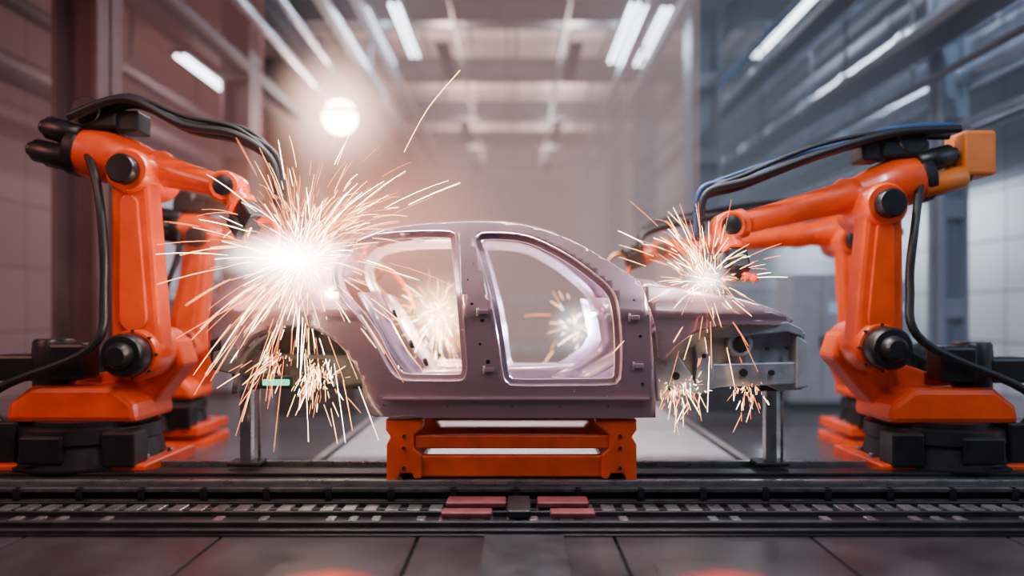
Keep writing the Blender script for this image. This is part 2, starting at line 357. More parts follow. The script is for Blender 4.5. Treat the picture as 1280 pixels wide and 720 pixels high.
boxes('chain_guides',[(0,-0.08,0.075,14,0.03,0.04),(0,-0.32,0.075,14,0.03,0.04),(0,-0.55,0.075,14,0.05,0.04),(0,-0.70,0.07,14,0.03,0.03)],M_dgrey,tr,0.005)
dr=empty('drive_carrier_block',(0,-0.3,0.1))
boxes('red_plates',[(-0.28,-0.2,0.125,0.42,0.18,0.04),(0.33,-0.2,0.125,0.36,0.18,0.04),(-0.33,-0.46,0.12,0.34,0.12,0.04),(0.38,-0.46,0.12,0.3,0.12,0.04)],M_red,dr,0.01)
boxes('coupler',[(0.02,-0.33,0.13,0.16,0.4,0.05)],M_black,dr,0.01)
# ================================================================= ROBOTS
def robot(y0,bx,A2,A3,rear,elbow,wrist,tip,s,scale=1.0,hose=None,blue=False,tooly=None,amber=False):
    R=empty('welding_robot',(bx,y0,0)); k=scale
    ty=y0 if tooly is None else tooly
    V=lambda p,dy=0:Vector((p[0],y0+dy,p[1]))
    pl=[(-.66,-.5),(.66,-.5),(.74,-.3),(.74,.3),(.66,.5),(-.66,.5),(-.74,.3),(-.74,-.3)]
    vs=[(bx+a*k,y0+b*k,z*k) for z in (0,0.07) for a,b in pl]
    vs=[(x,max(y,0.81) if y0<1 else y,z) for x,y,z in vs]
    fs=[tuple(range(8)),tuple(range(8,16))]+[(i,(i+1)%8,8+(i+1)%8,8+i) for i in range(8)]
    mk('mount_plate',vs,fs,M_orange,R)
    lathe('pedestal',(bx,y0+.0,0.21*k),(bx,y0+.0,0.58*k),[(0,.60*k),(.05,.60*k),(.1,.56*k),(.5,.52*k),(.55,.55*k),(.85,.54*k),(.88,.46*k),(1,.46*k)],M_black,R,36)
    boxes('riser',[(bx,y0,.155*k+.035,1.34*k,.9*k,.11*k)],M_orange,R,.015)
    boxes('junction_boxes',[(bx-s*.58*k,y0-.2*k,.4*k,.3*k,.34*k,.36*k),(bx+s*.46*k,y0-.36*k,.37*k,.26*k,.24*k,.28*k),(bx-s*.1*k,y0-.52*k,.38*k,.34*k,.1*k,.22*k)],M_black,R,0.02)
    for i in range(8):
        a=math.pi*2*i/8+.3; cyl('anchor_bolt_%d'%i,(bx+.62*k*math.cos(a),y0+.42*k*math.sin(a),.2*k),(bx+.62*k*math.cos(a),y0+.42*k*math.sin(a),.28*k),.025*k,M_steel,R,8)
    c=[(bx-.50*k,.58*k),(bx+.50*k,.58*k),(bx+.52*k,.68*k),(A2[0]+.27*k,A2[1]-.1*k),(A2[0]+.2*k,A2[1]+.12*k),(A2[0]-.2*k,A2[1]+.12*k),(A2[0]-.3*k,A2[1]-.14*k),(bx-.52*k,.80*k)]
    if s<0: c=[(bx-.50*k,.58*k),(bx+.50*k,.58*k),(bx+.52*k,.78*k),(A2[0]+.3*k,A2[1]-.14*k),(A2[0]+.2*k,A2[1]+.12*k),(A2[0]-.2*k,A2[1]+.12*k),(A2[0]-.27*k,A2[1]-.1*k),(bx-.52*k,.68*k)]
    slab('carousel',c,y0-.02*k,y0+.30*k,M_orange,R,0.035)
    c2=[(bx-.54*k,.56*k),(bx+.54*k,.56*k),(bx+.52*k,.72*k),(bx+.34*k,.86*k),(bx-.34*k,.86*k),(bx-.52*k,.72*k)]
    slab('carousel_housing',c2,y0-.34*k,y0+.34*k,M_orange,R,0.05)
    cyl('axis1_motor',(bx-s*.28*k,y0-.1*k,.8*k),(bx-s*.28*k,y0-.1*k,1.24*k),.16*k,M_black,R)
    boxes('axis1_motor_cap',[(bx-s*.28*k,y0-.1*k,1.1*k,.26*k,.24*k,.18*k),(bx-s*.54*k,y0-.1*k,1.0*k,.34*k,.24*k,.22*k),(bx-s*.05*k,y0-.2*k,1.06*k,.3*k,.26*k,.3*k)],M_black,R,0.03)
    cyl('axis2_gear',V(A2,-.34*k),V(A2,.28*k),.215*k,M_orange,R,36)
    cyl('axis2_motor',V(A2,-.52*k),V(A2,-.33*k),.175*k,M_black,R)
    lathe('axis2_motor_cap',V(A2,-.60*k),V(A2,-.5*k),[(0,.07*k),(.3,.10*k),(1,.11*k)],M_black,R)
    for i in range(8):
        a=math.pi*2*i/8; q=Vector((A2[0]+.193*k*math.cos(a),y0-.355*k,A2[1]+.193*k*math.sin(a))); cyl('gear_bolt_%d'%i,q,q+Vector((0,.03,0)),.012*k,M_dgrey,R,8)
    link_slab('lower_arm',A2,.21*k,A3,.15*k,y0-.30*k,y0-.06*k,M_orange,R,0.035)
    m1=(A2[0]+(A3[0]-A2[0])*.2,A2[1]+(A3[1]-A2[1])*.2); m2=(A2[0]+(A3[0]-A2[0])*.82,A2[1]+(A3[1]-A2[1])*.82)
    link_slab('lower_arm_rib',m1,.115*k,m2,.075*k,y0-.325*k,y0-.29*k,M_orange,R,0.012)
    cb0=V((A2[0]-s*.16*k,A2[1]+.02*k),.18*k); cb1=V((A3[0]-s*.13*k,A2[1]+(A3[1]-A2[1])*.55),.18*k)
    lathe('counterbalance',cb0,cb1,[(0,.05*k),(.05,.085*k),(.7,.085*k),(.72,.04*k),(1,.04*k)],M_black,R)
    cyl('axis3_gear',V(A3,-.34*k),V(A3,.26*k),.185*k,M_orange,R,32)
    cyl('axis3_motor',V(A3,-.44*k),V(A3,-.33*k),.12*k,M_black,R)
    ax=Vector((elbow[0]-rear[0],0,elbow[1]-rear[1])).normalized(); up=Vector((-ax.z,0,ax.x)); 
    if up.z<0: up=-up
    rr=V(rear,.02*k); ee=V(elbow,.02*k)
    lathe('elbow_casting',rr,ee,[(0,.16*k),(.06,.21*k),(.35,.225*k),(.6,.20*k),(.85,.155*k),(1,.14*k)],M_orange,R,32)
    for i,(du,dv) in enumerate(((.12,-.1),(.12,.12),(-.09,-.1),(-.1,.12))):
        q=rr+up*du*k+Vector((0,dv*k,0)); cyl('wrist_motor_%d'%i,q+ax*.05,q-ax*(.26+.03*i)*k,.098*k,M_yel if (amber and i==2) else M_black,R,20)
        cyl('wrist_motor_cap_%d'%i,q-ax*(.25+.03*i)*k,q-ax*(.31+.03*i)*k,.06*k,M_black,R,16)
    cyl('motor_flange',rr+ax*.06*k,rr-ax*.06*k,.225*k,M_black,R,24)
    box('cable_bracket',rr+up*.27*k+ax*.12*k,(.40*k,.3*k,.14*k),M_black,R,0.02)
    box('hose_clamp',rr+up*.33*k+ax*.38*k,(.2*k,.24*k,.18*k),M_black,R,0.02)
    cyl('hose_drum',rr+up*.33*k+ax*.05*k+Vector((0,-.16*k,0)),rr+up*.33*k+ax*.05*k+Vector((0,.12*k,0)),.13*k,M_black,R,18)
    ww=Vector((wrist[0],ty*.5+y0*.5,wrist[1]))
    lathe('forearm',ee-ax*.05,ww,[(0,.15*k),(.08,.165*k),(.14,.135*k),(.6,.105*k),(.86,.095*k),(.88,.125*k),(1,.125*k)],M_orange,R,28)
    cyl('wrist_joint',ww+Vector((0,-.13*k,0)),ww+Vector((0,.13*k,0)),.125*k,M_orange,R)
    cyl('wrist_cap',ww+Vector((0,-.15*k,0)),ww+Vector((0,-.12*k,0)),.08*k,M_black,R)
    T=Vector((tip[0],ty,tip[1])); d=(T-ww); n=d.normalized()
    lathe('wrist_roll',ww,ww+n*.26*k,[(0,.10*k),(.4,.11*k),(.5,.09*k),(.8,.09*k),(.82,.12*k),(1,.12*k)],M_orange,R)
    g0=ww+n*.27*k; side=Vector((n.z,0,-n.x))
    obox('gun_body',g0,g0+n*.2*k,.16*k,.2*k,M_black,R,0.02)
    g1=g0+n*.18*k
    for q,sg in enumerate((-1,1)):
        tube('gun_arm_%d'%q,[g1+side*sg*.05*k,g1+side*sg*.14*k+n*.08*k,g1*.35+T*.65+side*sg*.13*k,T+side*sg*.035*k],.028*k,M_copper if sg>0 else M_orange,R,5,8)
        cyl('electrode_%d'%q,T+side*sg*.05*k,T+side*sg*.008*k,.014*k,M_copper,R,10)
    cyl('gun_transformer',g0+side*.12*k+n*.02,g0+side*.12*k+n*.2*k,.07*k,M_dgrey,R,16)
    if hose is None:
        hose=[rr+up*.33*k-ax*.05,rr+up*.38*k+ax*.3*k,(rr*.4+ww*.6)+up*.36*k,ww+up*.26*k+ax*.08*k,g0+up*.06*k+side*.05]
    for i,(du,dy,r) in enumerate(((0,-.14,.034),(.05,-.03,.03),(-.02,.07,.034),(.08,.03,.022),(.07,-.12,.02))):
        tube('dress_hose_%d'%i,[h+up*du*(0.6+.5*math.sin(j*1.7+i))+Vector((0,dy*.8*k,0)) for j,h in enumerate(hose)],r*k,(M_blue if (blue and i in(1,3)) else M_rub),R,8,10)
    tube('base_hose',[Vector((bx-s*.45*k,y0-.3*k,.4*k)),Vector((bx-s*.62*k,y0-.36*k,.8*k)),Vector((A2[0]-s*.3*k,y0-.42*k,A2[1]+.05)),Vector((A2[0]-s*.22*k,y0-.36*k,A2[1]+.5*k)),Vector((A3[0]-s*.25*k,y0-.3*k,A3[1]-.15*k)),rr-ax*.1+up*.2*k],.035*k,M_rub,R,8,10)
    return R
def q2(a,b,y): p=W(a,b,y); return (p.x,p.z)
yr=0.9
def hp(L,y): return [W(a,b,y) for a,b in L]
robot(yr,W(118,0,yr).x,q2(192,440,yr),q2(184,222,yr),q2(100,188,yr),q2(200,212,yr),q2(306,243,yr),q2(372,322,yr),1,1.0,
      hose=hp([(95,150),(165,128),(235,160),(300,172),(345,205),(352,262)],yr-0.1),tooly=0.25)
robot(yr,W(1165,0,yr).x,q2(1078,432,yr),q2(1085,262,yr),q2(1150,222,yr),q2(1062,245,yr),q2(898,288,yr),q2(902,352,yr),-1,0.98,
      hose=hp([(1190,165),(1110,170),(1020,195),(930,228),(878,246),(872,300)],yr-0.1),blue=True,tooly=0.4,amber=True)
yb=2.8
robot(yb,W(1110,0,yb).x,q2(1066,430,yb),q2(1052,303,yb),q2(1085,285,yb),q2(1005,293,yb),q2(822,314,yb),q2(755,340,yb),-1,0.9,tooly=2.5)
robot(yb,W(200,0,yb).x,q2(240,430,yb),q2(262,300,yb),q2(225,285,yb),q2(290,295,yb),q2(465,322,yb),q2(535,385,yb),1,0.9,tooly=1.5)
p=W(1212,195,0.9); box('rear_counterweight',p,(.28,.3,.38),M_yel,bpy.data.objects['welding_robot.001'],0.03)
# ================================================================= SPARKS
sm=[emat('spark_white',(1.0,0.80,0.55),34,False),emat('spark_yellow',(1.0,0.50,0.18),18,False),emat('spark_orange',(1.0,0.24,0.07),9,False)]
def sparks(name,bursts,seed):
    rnd=random.Random(seed); vs=[];fs=[];mi=[]
    for (c,n,lo,hi,dirf,rad) in bursts:
        for _ in range(n):
            d=dirf(rnd).normalized(); L=lo+(hi-lo)*rnd.random()**1.8
            s0=L*rnd.uniform(0.12,0.8); seg=L*rnd.uniform(0.1,0.5); sp=rnd.uniform(0.05,0.45)
            P=[]; K=4
            cc=c+Vector((rnd.gauss(0,.05),rnd.gauss(0,.03),rnd.gauss(0,.025)))
            for j in range(K+1):
                t=s0+seg*j/K; p=cc+d*t+Vector((0,0,-1))*sp*t*t; P.append(p)
            if min(p.z for p in P)<.24: continue
            r0=rad*rnd.uniform(0.4,1.1); m=rnd.choices((0,1,2),(2,4,5))[0]; b=len(vs)
            for j,p in enumerate(P):
                tn=(P[min(j+1,K)]-P[max(j-1,0)]).normalized(); q=tn.to_track_quat('Z','Y').to_matrix(); r=r0*(0.35+0.65*math.sin(math.pi*(0.15+0.8*j/K)))
                for a in range(3): vs.append(p+q@Vector((r*math.cos(a*2.094),r*math.sin(a*2.094),0)))
            for j in range(K):
                for a in range(3): fs.append((b+j*3+a,b+j*3+(a+1)%3,b+(j+1)*3+(a+1)%3,b+(j+1)*3+a)); mi.append(m)
    me=bpy.data.meshes.new(name); me.from_pydata([tuple(v) for v in vs],[],fs); 
    for m in sm: me.materials.append(m)
    me.polygons.foreach_set('material_index',mi); o=bpy.data.objects.new(name,me); COL.objects.link(o); return o
G=lambda r:r.gauss(0,1)
allr=lambda r:Vector((G(r),G(r)*.5,G(r)))
upr=lambda r:Vector((0.5+G(r)*.6,G(r)*.4,0.7+abs(G(r))*.6))
dn=lambda r:Vector((G(r)*.4,G(r)*.4,-1))
dnl=lambda r:Vector((-0.6+G(r)*.6,G(r)*.3,-0.5-abs(G(r))*.4))
c1=W(378,325,0.05); c2=W(882,350,0.1); c3=W(548,392,1.35); c4=W(720,410,2.2)
sparks('weld_sparks',[(c1,330,.25,1.15,allr,.0018),(c1,300,.3,1.4,upr,.0019),(c1,170,.3,1.25,dnl,.0018)],1)
sparks('weld_sparks',[(c2,190,.15,.75,allr,.0018),(c2,120,.2,1.0,lambda r:Vector((-.5+G(r)*.4,G(r)*.3,.5+abs(G(r))*.6)),.0018)],2)
sparks('weld_sparks',[(c3,220,.1,.75,allr,.0024),(c3,120,.2,.6,dn,.0024)],3)
sparks('weld_sparks',[(c4,90,.1,.65,allr,.0024)],4)
sparks('weld_sparks',[(W(395,455,.1),120,.05,.45,dn,.002),(W(400,475,.1),60,.05,.3,allr,.0018),(W(350,440,.1),60,.1,.5,dnl,.0019)],5)
sparks('weld_sparks',[(W(845,480,.15),80,.05,.42,dn,.0019),(W(935,480,.15),55,.05,.36,dn,.0019),(W(870,485,.15),30,.05,.3,allr,.0018)],6)
P0=W(505,190,0); P1=W(575,88,0); tube('weld_spark_streak',[P0,(P0+P1)/2+Vector((-.03,0,.02)),P1],.0015,sm[1],None,4,4)
def glow_volume(name,c,rad,col,st,power=3,dens=0.0):  # emissive ellipsoid, brightest at its centre, imitating glow around a source
    bm=bmesh.new(); bmesh.ops.create_icosphere(bm,subdivisions=3,radius=1); me=bpy.data.meshes.new(name); bm.to_mesh(me); bm.free()
    o=bpy.data.objects.new(name,me); o.location=c; o.scale=rad; COL.objects.link(o)
    m=bpy.data.materials.new(name); m.use_nodes=True; nt=m.node_tree; nt.nodes.clear()
    tc=nt.nodes.new('ShaderNodeTexCoord'); ln=nt.nodes.new('ShaderNodeVectorMath'); ln.operation='LENGTH'
    nt.links.new(tc.outputs['Object'],ln.inputs[0])
    mr=nt.nodes.new('ShaderNodeMapRange'); mr.inputs['From Min'].default_value=1; mr.inputs['From Max'].default_value=0
    nt.links.new(ln.outputs['Value'],mr.inputs['Value'])
    pw=nt.nodes.new('ShaderNodeMath'); pw.operation='POWER'; pw.inputs[1].default_value=power; nt.links.new(mr.outputs[0],pw.inputs[0])
    m3=nt.nodes.new('ShaderNodeMath'); m3.operation='MULTIPLY'; m3.inputs[1].default_value=st; nt.links.new(pw.outputs[0],m3.inputs[0])
    e=nt.nodes.new('ShaderNodeEmission'); e.inputs[0].default_value=(*col,1); nt.links.new(m3.outputs[0],e.inputs[1])
    out=nt.nodes.new('ShaderNodeOutputMaterial'); nt.links.new(e.outputs[0],out.inputs['Volume'])
    me.materials.append(m); return o
glow_volume('weld_glow',c1+Vector((-.10,0,.02)),(.66,.28,.26),(1,.84,.82),170,3)  # glow around the welds put in as emissive volumes, not smoke
glow_volume('weld_glow',c1+Vector((.1,1.3,.35)),(1.8,1.1,1.4),(1,.36,.22),2.0,2)
glow_volume('weld_glow',c2,(.24,.2,.18),(1,.85,.82),70,3)
glow_volume('weld_glow',c2+Vector((0,.6,.1)),(.8,.5,.6),(1,.42,.27),1.1,2)
glow_volume('weld_glow',c3,(.60,.33,.55),(1,.58,.28),60,3.8)
glow_volume('weld_glow',c4,(.35,.3,.35),(.85,.85,1),9,2)
# ================================================================= HALL
YB=28.0; YF=-7; XL=-8.5; XR=8.5; ZC=8.6
def floor_mat():
    m=bpy.data.materials.new('epoxy_floor'); m.use_nodes=True; nt=m.node_tree; b=nt.nodes['Principled BSDF']
    tc=nt.nodes.new('ShaderNodeTexCoord'); n=nt.nodes.new('ShaderNodeTexNoise'); n.inputs['Scale'].default_value=0.8; n.inputs['Detail'].default_value=6
    nt.links.new(tc.outputs['Object'],n.inputs['Vector']); r=nt.nodes.new('ShaderNodeValToRGB')
    r.color_ramp.elements[0].color=(.04,.043,.052,1); r.color_ramp.elements[1].color=(.075,.08,.095,1)
    nt.links.new(n.outputs['Fac'],r.inputs['Fac']); nt.links.new(r.outputs['Color'],b.inputs['Base Color']); b.inputs['Roughness'].default_value=0.25
    return m
boxes('floor',[(0,(YB+YF)/2,-.05,XR-XL,YB-YF,.1)],floor_mat())
boxes('ceiling',[(0,(YB+YF)/2,ZC+.05,XR-XL,YB-YF,.1)],panelmat('ceiling_deck',(.66,.56,.54),(.10,.09,.10),1.2,2.0,axis='XY',mortar=.05))
boxes('wall_left',[(XL-.05,(YB+YF)/2,ZC/2,.1,YB-YF,ZC)],panelmat('wall_panel_left',(.19,.17,.19),(.08,.07,.08),2.4,1.1))
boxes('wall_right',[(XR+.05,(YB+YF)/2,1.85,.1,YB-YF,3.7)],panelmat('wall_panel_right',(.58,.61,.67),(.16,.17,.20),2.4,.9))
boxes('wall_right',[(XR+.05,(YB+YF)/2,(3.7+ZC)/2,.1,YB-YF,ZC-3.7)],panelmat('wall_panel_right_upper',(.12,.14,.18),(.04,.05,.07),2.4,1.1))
boxes('wall_back',[(0,YB+.05,ZC/2,XR-XL,.1,ZC)],panelmat('wall_panel_back',(.40,.38,.40),(.15,.15,.17),2.0,1.2,axis='XZ'))
M_lane=mat('polished_lane',(.55,.58,.63),.14,0,.12,1.2)
boxes('floor_lane',[(0.15,5.9,.006,4.0,10.0,.012)],M_lane)
boxes('floor_lane_marking',[(-1.95,5.9,.016,.08,10,.006),(2.25,5.9,.016,.08,10,.006)],mat('lane_marking_grey',(.2,.2,.21),.5,0,.2))
fp=empty('floor_plate_walkway',(0,-1.8,0))
M_plate=mat('walkway_plate',(.030,.029,.036),.36,.35,.35,2.5,bump=.05)
boxes('plates',[(-6.2+i*1.24,-1.93,.03,1.22,2.35,.05) for i in range(11)],M_plate,fp,.006)
boxes('center_slot_cover',[(0.05,-1.7,.062,.5,1.9,.015)],M_dgrey,fp,.006)
mr_=bpy.data.materials.new('painted_red_reflection'); mr_.use_nodes=True; nt=mr_.node_tree; b=nt.nodes['Principled BSDF']  # red reflections painted into the colour, fading out to plate grey
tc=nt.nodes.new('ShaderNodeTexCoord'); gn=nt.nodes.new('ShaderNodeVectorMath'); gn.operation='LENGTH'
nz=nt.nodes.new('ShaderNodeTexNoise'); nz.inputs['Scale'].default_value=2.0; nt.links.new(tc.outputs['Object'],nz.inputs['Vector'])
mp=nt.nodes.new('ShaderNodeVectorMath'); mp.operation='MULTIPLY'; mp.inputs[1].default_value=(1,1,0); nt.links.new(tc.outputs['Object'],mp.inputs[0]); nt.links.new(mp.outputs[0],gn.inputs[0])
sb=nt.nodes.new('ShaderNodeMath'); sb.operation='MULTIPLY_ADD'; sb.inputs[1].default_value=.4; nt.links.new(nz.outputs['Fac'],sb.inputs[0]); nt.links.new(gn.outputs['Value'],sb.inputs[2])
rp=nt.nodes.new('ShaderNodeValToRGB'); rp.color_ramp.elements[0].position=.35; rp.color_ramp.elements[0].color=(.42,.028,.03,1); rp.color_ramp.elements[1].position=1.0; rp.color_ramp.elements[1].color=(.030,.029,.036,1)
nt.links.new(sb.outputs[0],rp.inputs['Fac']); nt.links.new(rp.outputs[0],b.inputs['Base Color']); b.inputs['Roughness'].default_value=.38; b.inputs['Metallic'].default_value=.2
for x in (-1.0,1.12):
    o=boxes('red_reflection_patch',[(0,0,0,2,2,2)],mr_); o.location=(x,-1.5,.057); o.scale=(.34,.26,.003); o.parent=fp; o.matrix_parent_inverse=Matrix.Translation(-Vector(fp.location))  # thin patches that carry the painted reflections
def column(x,y,w=.5,m=M_col,ties=True):
    c=empty('steel_column',(x,y,0))
    boxes('h_section',[(x-w/2+.03,y,ZC/2,.06,w,ZC),(x+w/2-.03,y,ZC/2,.06,w,ZC),(x,y,ZC/2,w,.06,ZC)],m,c,.005)
    boxes('base_plate',[(x,y,.03,w+.25,w+.25,.06)],M_dgrey,c,.005)
    if ties: boxes('tie_plates',[(x,y-w/2+.01,zz,w-.12,.02,.3) for zz in (1.5,3,4.5,6,7.5)],m,c,.004)
M_colr=mat('column_red_brown',(.10,.055,.062),.5,.1,.15,2)
for d in (9,14,19,25): column(-5.35,CAMY+d,.56,M_colr if d==9 else M_col,d>9)
for d in (14.5,21,27): column(3.75,CAMY+d,.6,M_colb)
column(6.6,CAMY+11,.4,M_colb)
rs=empty('roof_truss',(0,0,7.5))
L=[]
for y in (2.5,6.5,10.5,14.5,18.5,22.5,26.5):
    L+=[(0,y,7.75,17,.34,.06),(0,y,8.3,17,.34,.06),(0,y,8.02,17,.05,.5)]
boxes('cross_beams',L,M_beam,rs)
L=[]
for x in (-7,-4.9,4.4,7.2):
    L+=[(x,10,7.3,.25,35,.05),(x,10,7.6,.25,35,.05),(x,10,7.45,.05,35,.28)]
boxes('longitudinal_girders',L,M_beam,rs)
L=[]
for y in (4.5,8.5,12.5,16.5,20.5,24.5): L+=[(0,y,8.45,17,.12,.14)]
boxes('purlins',L,M_beam,rs)
L=[]
for x in (-1.35,-.2,1.1): L.append((x,10,7.68,.05,35,.05))
boxes('sprinkler_lines',L,M_beam,rs)
ra=empty('overhead_rail',(0,10,6.5))
for x,z in ((-3.2,6.5),(2.8,6.5),(-2.85,6.95),(2.45,6.95)):
    boxes('rail',[(x,9.5,z,.15,35,.05),(x,9.5,z+.14,.05,35,.2)],M_rail,ra)
boxes('hangers',[(x,y,7.2,.05,.05,1.2) for x in (-3.2,2.8) for y in (2.5,6.5,10.5,14.5,18.5,22.5)],M_beam,ra)
pr=empty('pipe_run',(6,10,5))
for i,(x,z,r,m) in enumerate(((6.1,5.5,.28,M_duct),(6.9,5.0,.2,M_duct),(5.2,6.2,.13,M_duct),(4.7,6.6,.07,M_blue),(7.3,4.4,.14,M_beam),(6.6,4.2,.08,M_duct),(5.9,4.75,.05,M_beam),(7.7,5.9,.3,M_duct),(5.6,6.9,.16,M_rail),(6.9,6.6,.22,M_beam))):
    lathe('pipe_%d'%i,(x,-4,z),(x,27,z),[(0,r)]+[(t,rr) for k in range(1,16) for t,rr in ((k/16-.002,r),(k/16-.0019,r*1.12),(k/16+.0019,r*1.12),(k/16+.002,r))]+[(1,r)],m,pr,20)
boxes('tray',[(5.6,11,5.1,.5,31,.03),(5.36,11,5.16,.02,31,.12),(5.84,11,5.16,.02,31,.12),(4.7,11,5.9,.3,31,.03),(4.54,11,5.95,.02,31,.1),(4.86,11,5.95,.02,31,.1)],M_beam,pr)
boxes('pipe_hangers',[(x,y,6.9,.04,.04,3.6) for x in (5.4,6.5,7.2) for y in (2.5,6.5,10.5,14.5,18.5)],M_beam,pr)
pl_=empty('pipe_run',(-6,10,5))
for i,(x,z,r,m) in enumerate(((-6.3,6.6,.2,M_col),(-6.9,5.7,.12,M_beam),(-4.7,6.7,.10,M_duct),(-4.2,7.0,.07,M_duct),(-7.4,5.0,.22,M_col),(-5.2,6.1,.16,M_beam))):
    lathe('pipe_%d'%i,(x,-4,z),(x,27,z),[(0,r),(1,r)],m,pl_,20)
boxes('pipe_hangers',[(x,y,7.1,.04,.04,3) for x in (-6.3,-7.0) for y in (2.5,6.5,10.5,14.5,18.5)],M_beam,pl_)
def strip(x,y,z,L=3.0,col=None,pw=60,up=0,tubes=True):
    f=empty('fluorescent_or_added_light',(x,y,z)); boxes('housing',[(x,y,z+.06,.3,L,.07)],M_beam,f)
    if tubes: boxes('tube',[(x-.07,y,z,.05,L-.1,.04),(x+.07,y,z,.05,L-.1,.04)],M_lamp,f)
    boxes('drop_rods',[(x,y-L*.35,(z+ZC)/2+.05,.02,.02,ZC-z-.1),(x,y+L*.35,(z+ZC)/2+.05,.02,.02,ZC-z-.1)],M_beam,f)
    for e,rot,dz in ((pw,0,-.06),(up,math.pi,.14)):
        if e<=0: continue
        l=bpy.data.lights.new('strip_light','AREA'); l.shape='RECTANGLE'; l.size=.12 if rot==0 else .3; l.size_y=L; l.energy=e; l.color=col or (.85,.92,1)
        o=bpy.data.objects.new('strip_light',l); o.location=(x,y,z+dz); o.rotation_euler=(rot,0,0); COL.objects.link(o); o.parent=f; o.matrix_parent_inverse=Matrix.Translation(-Vector(f.location))
WARM=(1,.66,.56); COOL=(.78,.88,1)
strip(-3.0,10.4,7.35,3.4,COOL,130,60); strip(2.3,10.2,7.35,3.4,COOL,90,40); strip(2.95,10.4,7.35,3.4,COOL,90,40); strip(-2.35,10,7.35,3.0,COOL,60,0)
for y in (11.5,18,24): strip(-1.6,y,7.15,2.6,WARM,0,230,False); strip(1.3,y,7.15,2.6,(1,.82,.78),0,200,False)  # tubeless housings with uplights added to brighten the ceiling
strip(0,6.0,7.25,3,WARM,330,170)  # unseen strip added to brighten the lane, back robots and ceiling
strip(-6.0,9,6.0,3,(1,.5,.42),100,0); strip(7.4,9,4.0,4,COOL,200,0); strip(7.4,16,4.0,4,COOL,220,0)
strip(5.9,10.5,7.7,4,COOL,180,0); strip(5.9,3.5,7.7,4,COOL,240,0)  # the nearer strip is out of view, added to light the pipes
strip(-2.8,-2.8,5.6,3,(1,.66,.60),190); strip(2.8,-2.8,5.6,3,(.78,.87,1),180)  # unseen front fill, added to light the car's near side
f=empty('added_rim_lamp',(0,.9,5.4)); boxes('housing',[(0,.9,5.48,4.2,.7,.12)],M_beam,f,.01); boxes('drop_rods',[(-1.8,.9,7,.03,.03,3),(1.8,.9,7,.03,.03,3)],M_beam,f)  # lamp added out of view for the roof and hood highlight
l=bpy.data.lights.new('added_rim_light','AREA'); l.shape='RECTANGLE'; l.size=4; l.size_y=.6; l.energy=560; l.color=(1,.92,.92); o=bpy.data.objects.new('added_rim_light',l); o.location=(0,.9,5.4); COL.objects.link(o)
hb=W(425,140,12.0); h=empty('highbay_lamp',hb); lathe('reflector',hb+Vector((0,0,.5)),hb+Vector((0,0,-.1)),[(0,.12),(.4,.16),(1,.5)],M_steel,h); 
bm=bmesh.new(); bmesh.ops.create_uvsphere(bm,u_segments=20,v_segments=12,radius=.40); me=bpy.data.meshes.new('bulb'); bm.to_mesh(me); bm.free(); me.materials.append(M_lampw); o=bpy.data.objects.new('bulb',me); o.location=hb+Vector((0,0,-.12)); COL.objects.link(o); o.parent=h; o.matrix_parent_inverse=Matrix.Translation(-hb)
cyl('rod',hb+Vector((0,0,.45)),(hb.x,hb.y,ZC),.02,M_beam,h,8)
glow_volume('highbay_glow',hb+Vector((0,-.2,-.05)),(2.2,1.5,2.2),(1,.58,.45),9.0,3.0)  # halo of the lamp, put in as an emissive volume
def cabinet(x,y,w=.9,d=.6,h=2.0):
    c=empty('control_cabinet',(x,y,0)); boxes('body',[(x,y,h/2+.05,w,d,h-.1)],M_cab,c,.015); boxes('plinth',[(x,y,.05,w-.06,d-.06,.1)],M_black,c)
    boxes('doors',[(x-w*.25,y-d/2-.01,h/2+.05,w*.47,.02,h-.2),(x+w*.25,y-d/2-.01,h/2+.05,w*.47,.02,h-.2)],M_cab,c,.006)
    boxes('handles',[(x-.03,y-d/2-.03,h/2,.02,.03,.2),(x+.03,y-d/2-.03,h/2,.02,.03,.2)],M_black,c); boxes('screen',[(x+w*.25,y-d/2-.025,h*.75,.25,.01,.16)],M_screen,c)
for x,y in ((4.5,5.6),(-5.3,7.2),(-6.6,7.2),(4.9,11),(-4.0,12),(6.7,8)): cabinet(x,y)
def fence(x0,x1,y,h=1.9):
    f=empty('safety_fence',((x0+x1)/2,y,0)); n=max(1,round(abs(x1-x0)/1.2)); L=[(x0+(x1-x0)*i/n,y,h/2,.06,.06,h) for i in range(n+1)]
    boxes('posts',L,M_beam,f); boxes('rails',[((x0+x1)/2,y,z,abs(x1-x0),.03,.03) for z in (.2,h-.05)],M_dgrey,f)
    k=int(abs(x1-x0)/.12); boxes('mesh_wires',[(min(x0,x1)+.12*i,y,h/2+.07,.008,.008,h-.3) for i in range(k)]+[((x0+x1)/2,y,.3+.25*i,abs(x1-x0),.008,.008) for i in range(6)],M_dgrey,f)
fence(-8,-3.4,8.5); fence(3.2,8,10)
mb=empty('assembly_fixture',(0,12,0))
boxes('frame',[(0,12,.5,5,.2,.2),(0,13.2,.5,5,.2,.2),(-2.4,12.6,.25,.2,1.4,.5),(2.4,12.6,.25,.2,1.4,.5),(-1.2,12,1.1,.12,.12,1.2),(1.2,12,1.1,.12,.12,1.2),(0,12,1.7,2.6,.12,.12)],M_grey,mb,.01)
for i,(x,y) in enumerate(((-2.8,5.2),(3.2,5.6))):
    ms=empty('machine_stand',(x,y,0)); boxes('body',[(x,y,.35,1.1,.8,.7),(x,y,.75,1.2,.9,.08),(x-.3,y,.98,.3,.4,.4),(x+.35,y,.9,.2,.3,.25)],M_dgrey,ms,.02)
    cyl('valve',(x+.1,y,.79),(x+.1,y,1.1),.09,M_steel,ms,16)
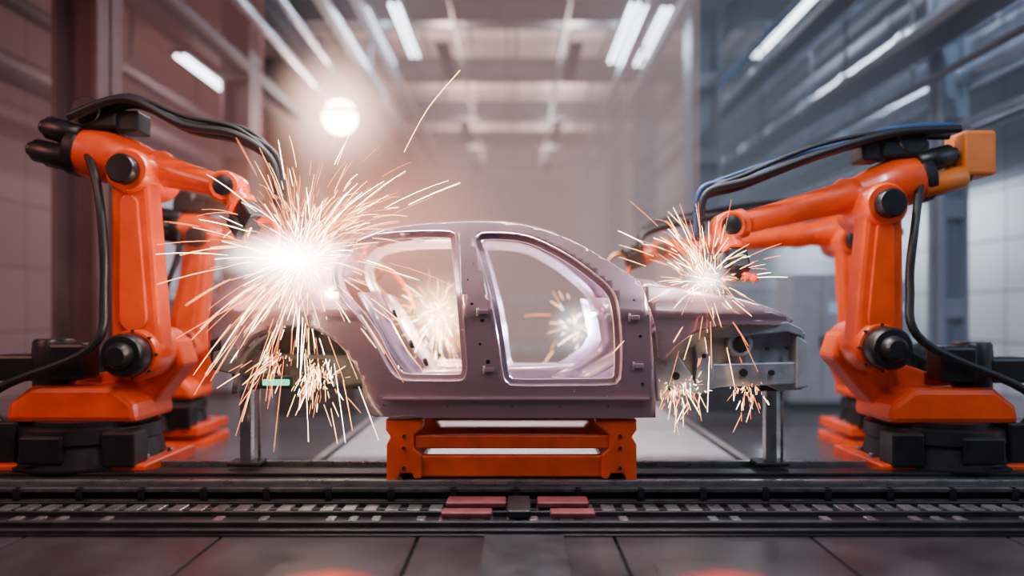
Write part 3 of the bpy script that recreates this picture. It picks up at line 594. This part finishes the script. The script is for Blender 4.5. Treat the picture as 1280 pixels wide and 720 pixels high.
for i,y in enumerate((11,16,21)):
    wn=empty('window_%d'%(i+1),(XL,y,3)); boxes('glass',[(XL+.02,y,3.0,.03,3.6,2.6)],emat('window_daylight_%d'%i,(.62,.68,.82),1.0),wn)
    boxes('frame',[(XL+.04,y-1.8,3,.06,.1,2.7),(XL+.04,y+1.8,3,.06,.1,2.7),(XL+.04,y,3,.05,.06,2.6),(XL+.04,y,1.7,.06,3.7,.1),(XL+.04,y,4.3,.06,3.7,.1)],M_beam,wn)
def haze(x0,x1,col,es,ab_):  # haze that emits by itself; warm and cool hall light put into it
    hz=boxes('emissive_hall_haze',[((x0+x1)/2,15.6,ZC/2,x1-x0,24.6,ZC-.05)],M_cab)
    m=bpy.data.materials.new('emissive_hall_haze'); m.use_nodes=True; nt=m.node_tree; nt.nodes.clear()
    em=nt.nodes.new('ShaderNodeEmission'); em.inputs[1].default_value=es; em.inputs[0].default_value=(*col,1)
    ab=nt.nodes.new('ShaderNodeVolumeAbsorption'); ab.inputs['Color'].default_value=(0,0,0,1); ab.inputs['Density'].default_value=ab_
    ad=nt.nodes.new('ShaderNodeAddShader'); nt.links.new(em.outputs[0],ad.inputs[0]); nt.links.new(ab.outputs[0],ad.inputs[1])
    out=nt.nodes.new('ShaderNodeOutputMaterial'); nt.links.new(ad.outputs[0],out.inputs['Volume'])
    hz.data.materials.clear(); hz.data.materials.append(m)
haze(-8.45,-3.0,(.70,.30,.28),.024,.038); haze(-3.0,2.2,(.84,.55,.51),.028,.035); haze(2.2,8.45,(.38,.46,.58),.021,.035)
# ================================================================= LIGHTS
def pt(name,c,e,col,r=.06):
    l=bpy.data.lights.new(name,'POINT'); l.energy=e; l.color=col; l.shadow_soft_size=r; o=bpy.data.objects.new(name,l); o.location=c; COL.objects.link(o)
def area(name,loc,tgt,e,col,sx,sy):
    l=bpy.data.lights.new(name,'AREA'); l.shape='RECTANGLE'; l.size=sx; l.size_y=sy; l.energy=e; l.color=col
    o=bpy.data.objects.new(name,l); o.location=loc; o.rotation_euler=(Vector(tgt)-Vector(loc)).to_track_quat('-Z','Y').to_euler(); COL.objects.link(o)
pt('weld_arc_or_added_fill',c1+Vector((0,-.3,.08)),45,(1,.7,.5)); pt('weld_arc_or_added_fill',c1+Vector((0,.3,.2)),70,(1,.7,.5)); pt('weld_arc_or_added_fill',c2+Vector((0,-.1,.08)),30,(1,.75,.6))
pt('weld_arc_or_added_fill',c3+Vector((0,-.2,.05)),85,(1,.7,.45)); pt('weld_arc_or_added_fill',c4+Vector((0,-.95,.1)),60,(.88,.82,1))  # the last light is an added fill to brighten the car interior
area('added_red_fill',(-7.5,-2.5,5),(-2.5,1,1.3),170,(1,.38,.28),2,2)  # unseen fill without fixture, added to tint the left side red
area('added_blue_fill',(7.5,-2.5,5),(2.5,1,1.3),170,(.5,.7,1),2,2)  # unseen fill without fixture, added to tint the right side blue
w=bpy.data.worlds.new('World'); scn.world=w; w.use_nodes=True; w.node_tree.nodes['Background'].inputs[0].default_value=(.30,.27,.32,1); w.node_tree.nodes['Background'].inputs[1].default_value=.2
# ================================================================= CAMERA
cd=bpy.data.cameras.new('Camera'); cam=bpy.data.objects.new('Camera',cd); COL.objects.link(cam); scn.camera=cam
cam.location=(0,CAMY,CAMZ); cam.rotation_euler=(math.pi/2,0,0); cd.sensor_width=36; cd.lens=F/1280*36; cd.shift_x=-5/1280; cd.shift_y=25/1280
cd.clip_end=200; cd.dof.use_dof=True; cd.dof.focus_distance=5.35; cd.dof.aperture_fstop=.26
